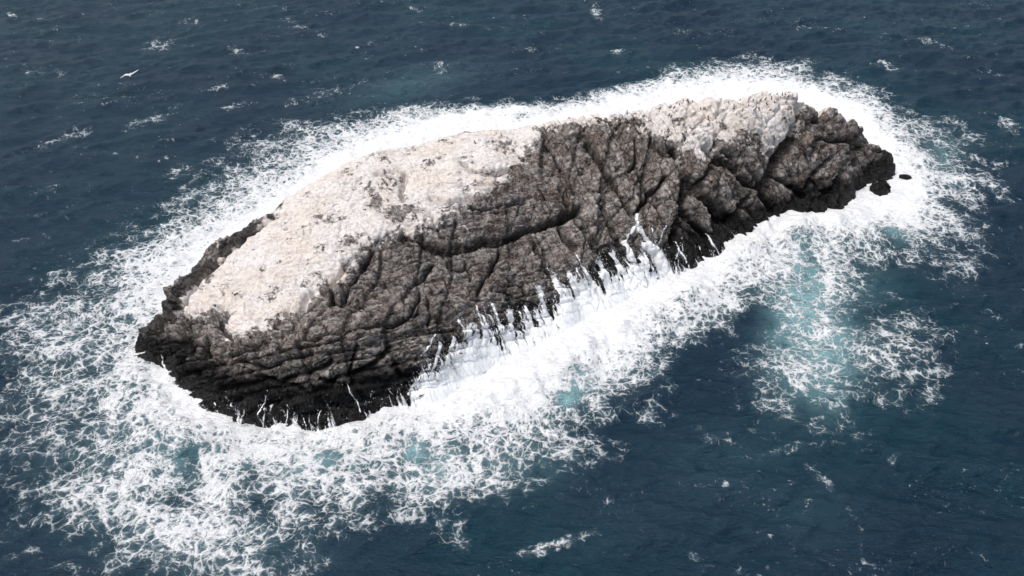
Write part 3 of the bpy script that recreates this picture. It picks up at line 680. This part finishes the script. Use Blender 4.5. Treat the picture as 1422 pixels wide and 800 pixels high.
o = mesh_np('sea_spray', np.array(vs), np.array(fs), mS); tag(o, 'fine white drops thrown up where waves hit the rock', 'sea spray', kind='stuff')

# ------------------------------------------------------------------ rocks awash off the right hand tip
def sea_stone(px, py, rx, ry, rz, seed, rot, label, zoff=0.0):
    import bmesh
    bm = bmesh.new(); bmesh.ops.create_icosphere(bm, subdivisions=5, radius=1.0)
    v = np.array([q.co[:] for q in bm.verts])
    a1, a2, ci, tl = worley(v[:, 0] * 1.3 + 7, v[:, 1] * 1.3, v[:, 2] * 1.3, seed)
    r_ = 1 + .35 * fbm(v[:, 0] * 1.2 + 3, v[:, 1] * 1.2, v[:, 2] * 1.2, 4, seed) + .10 * np.minimum((a2 - a1) * 2, 1) + .5 * tl + .06 * fbm(v[:, 0] * 6, v[:, 1] * 6, v[:, 2] * 6, 3, seed + 1)
    v = v * r_[:, None] * np.array([rx, ry, rz])
    for q, c in zip(bm.verts, v): q.co = c
    me = bpy.data.meshes.new('sea_rock'); bm.to_mesh(me); bm.free()
    me.polygons.foreach_set('use_smooth', np.ones(len(me.polygons), bool)); me.materials.append(ROCK)
    a_ = me.attributes.new('wet', 'FLOAT', 'POINT'); a_.data.foreach_set('value', np.ones(len(me.vertices), np.float32))
    o = bpy.data.objects.new('sea_rock', me); COL.objects.link(o)
    x_, y_ = unproj(px, py, rz * .4); o.location = (float(x_), float(y_), zoff); o.rotation_euler = (0, 0, rot)
    tag(o, label, 'rock', 'rocks awash off the tip of the islet'); return o
sea_stone(1223, 262, 1.75, 1.6, 1.5, 5, .4, 'black boulder awash beside the right hand tip of the islet, largest of the loose rocks', .35)
sea_stone(1256, 247, 1.0, .55, .42, 9, -.3, 'low flat black rock breaking the foam just right of the big boulder', .35)
sea_stone(1195, 305, .5, .4, .6, 14, 0, 'tiny dark rock poking out of the foam below the right end of the islet', .35)

# ------------------------------------------------------------------ birds
def skin(name, pts, rad, edges, mat, sub=1):
    me = bpy.data.meshes.new(name); me.from_pydata(pts, edges, []); o = bpy.data.objects.new(name, me); COL.objects.link(o)
    m1 = o.modifiers.new('s', 'SKIN'); m1.use_smooth_shade = True
    for v_, r_ in zip(me.skin_vertices[0].data, rad): v_.radius = r_ if isinstance(r_, tuple) else (r_, r_)
    me.skin_vertices[0].data[0].use_root = True
    m2 = o.modifiers.new('d', 'SUBSURF'); m2.levels = m2.render_levels = sub
    dg = bpy.context.evaluated_depsgraph_get(); e_ = bpy.data.meshes.new_from_object(o.evaluated_get(dg)); e_.name = name
    bpy.data.objects.remove(o); e_.materials.clear(); e_.materials.append(mat)
    e_.polygons.foreach_set('use_smooth', np.ones(len(e_.polygons), bool))
    return e_
def plain(name, c, rough=.7):
    m, t, p = new_mat(name); g = NG(t); P = g.pos()
    g.put(p.inputs['Base Color'], g.mix(g.noise(P, 9., 3), tuple(k * .8 for k in c), c)); p.inputs['Roughness'].default_value = rough; return m
mBD, mBW = plain('dark_feathers', (.12, .085, .06)), plain('white_feathers', (.82, .81, .80))
bird = skin('seabird', [(0, 0, .16), (.0, .06, .30), (0, .11, .43), (0, .13, .55), (0, .21, .57), (0, .29, .55), (0, -.14, .10), (0, -.26, .04), (.05, .02, .0), (-.05, .02, .0)],
            [.11, .115, .06, .055, .03, .012, .06, .03, .02, .02], [(0, 1), (1, 2), (2, 3), (3, 4), (4, 5), (0, 6), (6, 7), (0, 8), (0, 9)], mBD)
BP = [(948,138),(953,138),(957,142),(962,139),(939,141),(943,143),(974,151),(928,159),(950,172),(1070,127),(1085,130),(1090,129),(1094,134),(1078,129),(1072,135),(1083,135),(1064,136),(1075,140),(1064,143),(1070,151),(1092,142),
      (1019,149),(1045,139),(1025,135),(1087,164),(1022,156),(1004,152),(1031,153),(1098,155),(983,161),(984,165),(1056,139),(1038,146),(1012,140),(1080,146),(935,150),(1050,150),(740,178),(697,186),(660,196)]
vp = V[(V[:, 2] > 5)]; vpx, vpy, vpd = proj(vp[:, 0], vp[:, 1], vp[:, 2])
rng = np.random.default_rng(3)
for (px_, py_) in BP:
    for rad_ in (1.2, 3, 6, 12):
        s_ = np.where((np.abs(vpx - px_) < rad_) & (np.abs(vpy - (py_ + 2)) < rad_))[0]
        if len(s_): break
    else: continue
    k = s_[np.argmin(vpd[s_])]
    o = bpy.data.objects.new('seabird', bird); COL.objects.link(o)
    o.location = vp[k] - np.array([0, 0, .03]); o.rotation_euler = (0, 0, rng.random() * 6.28); q_ = .65 + .3 * rng.random(); o.scale = (q_,) * 3
    lab = 'small dark seabird standing on the white right hand summit of the islet' if px_ > 990 else ('small dark seabird standing on the brownish knoll left of the white summit' if px_ > 900 else 'small dark seabird standing alone on the pale middle crest of the islet')
    tag(o, lab, 'bird', 'seabirds standing on the crest')
# a white gull banking over the open water
gx_, gy_ = unproj(181, 104, 30.0)
gull = empty('white_gull', (float(gx_), float(gy_), 30.0), (math.radians(8), math.radians(-14), math.radians(4)))
tag(gull, 'white gull gliding over open dark water far left of the islet', 'bird')
def wing(sgn):
    P_ = [(0, .0, .02, .19), (.22, .05, .05, .20), (.45, .08, .10, .17), (.70, .02, .17 if sgn > 0 else .03, .11), (.92, -.09, .30 if sgn > 0 else .0, .02)]
    v_, f_ = [], []
    for x_, y_, z_, ch in P_: ch *= 1.7; v_ += [(sgn * x_, y_ + ch * .5, z_), (sgn * x_, y_ + ch * .15, z_ + .022), (sgn * x_, y_ - ch * .5, z_ - .005), (sgn * x_, y_ + ch * .1, z_ - .015)]
    for i_ in range(len(P_) - 1):
        for j_ in range(4): f_.append((i_ * 4 + j_, i_ * 4 + (j_ + 1) % 4, i_ * 4 + 4 + (j_ + 1) % 4, i_ * 4 + 4 + j_))
    f_ += [(0, 1, 2, 3), (16, 17, 18, 19)]
    me = bpy.data.meshes.new('wing'); me.from_pydata(v_, [], f_); me.materials.append(mBW); me.polygons.foreach_set('use_smooth', np.ones(len(me.polygons), bool))
    o = bpy.data.objects.new('wing', me); COL.objects.link(o); o.parent = gull
wing(1); wing(-1)
o = bpy.data.objects.new('body', skin('body', [(0, 0, 0), (0, .14, .01), (0, .24, .03), (0, .31, .01), (0, -.14, 0), (0, -.28, .0)], [.075, .065, .05, .015, .05, (.06, .015)], [(0, 1), (1, 2), (2, 3), (0, 4), (4, 5)], mBW)); COL.objects.link(o); o.parent = gull
gull.scale = (1.5,) * 3
print('done')
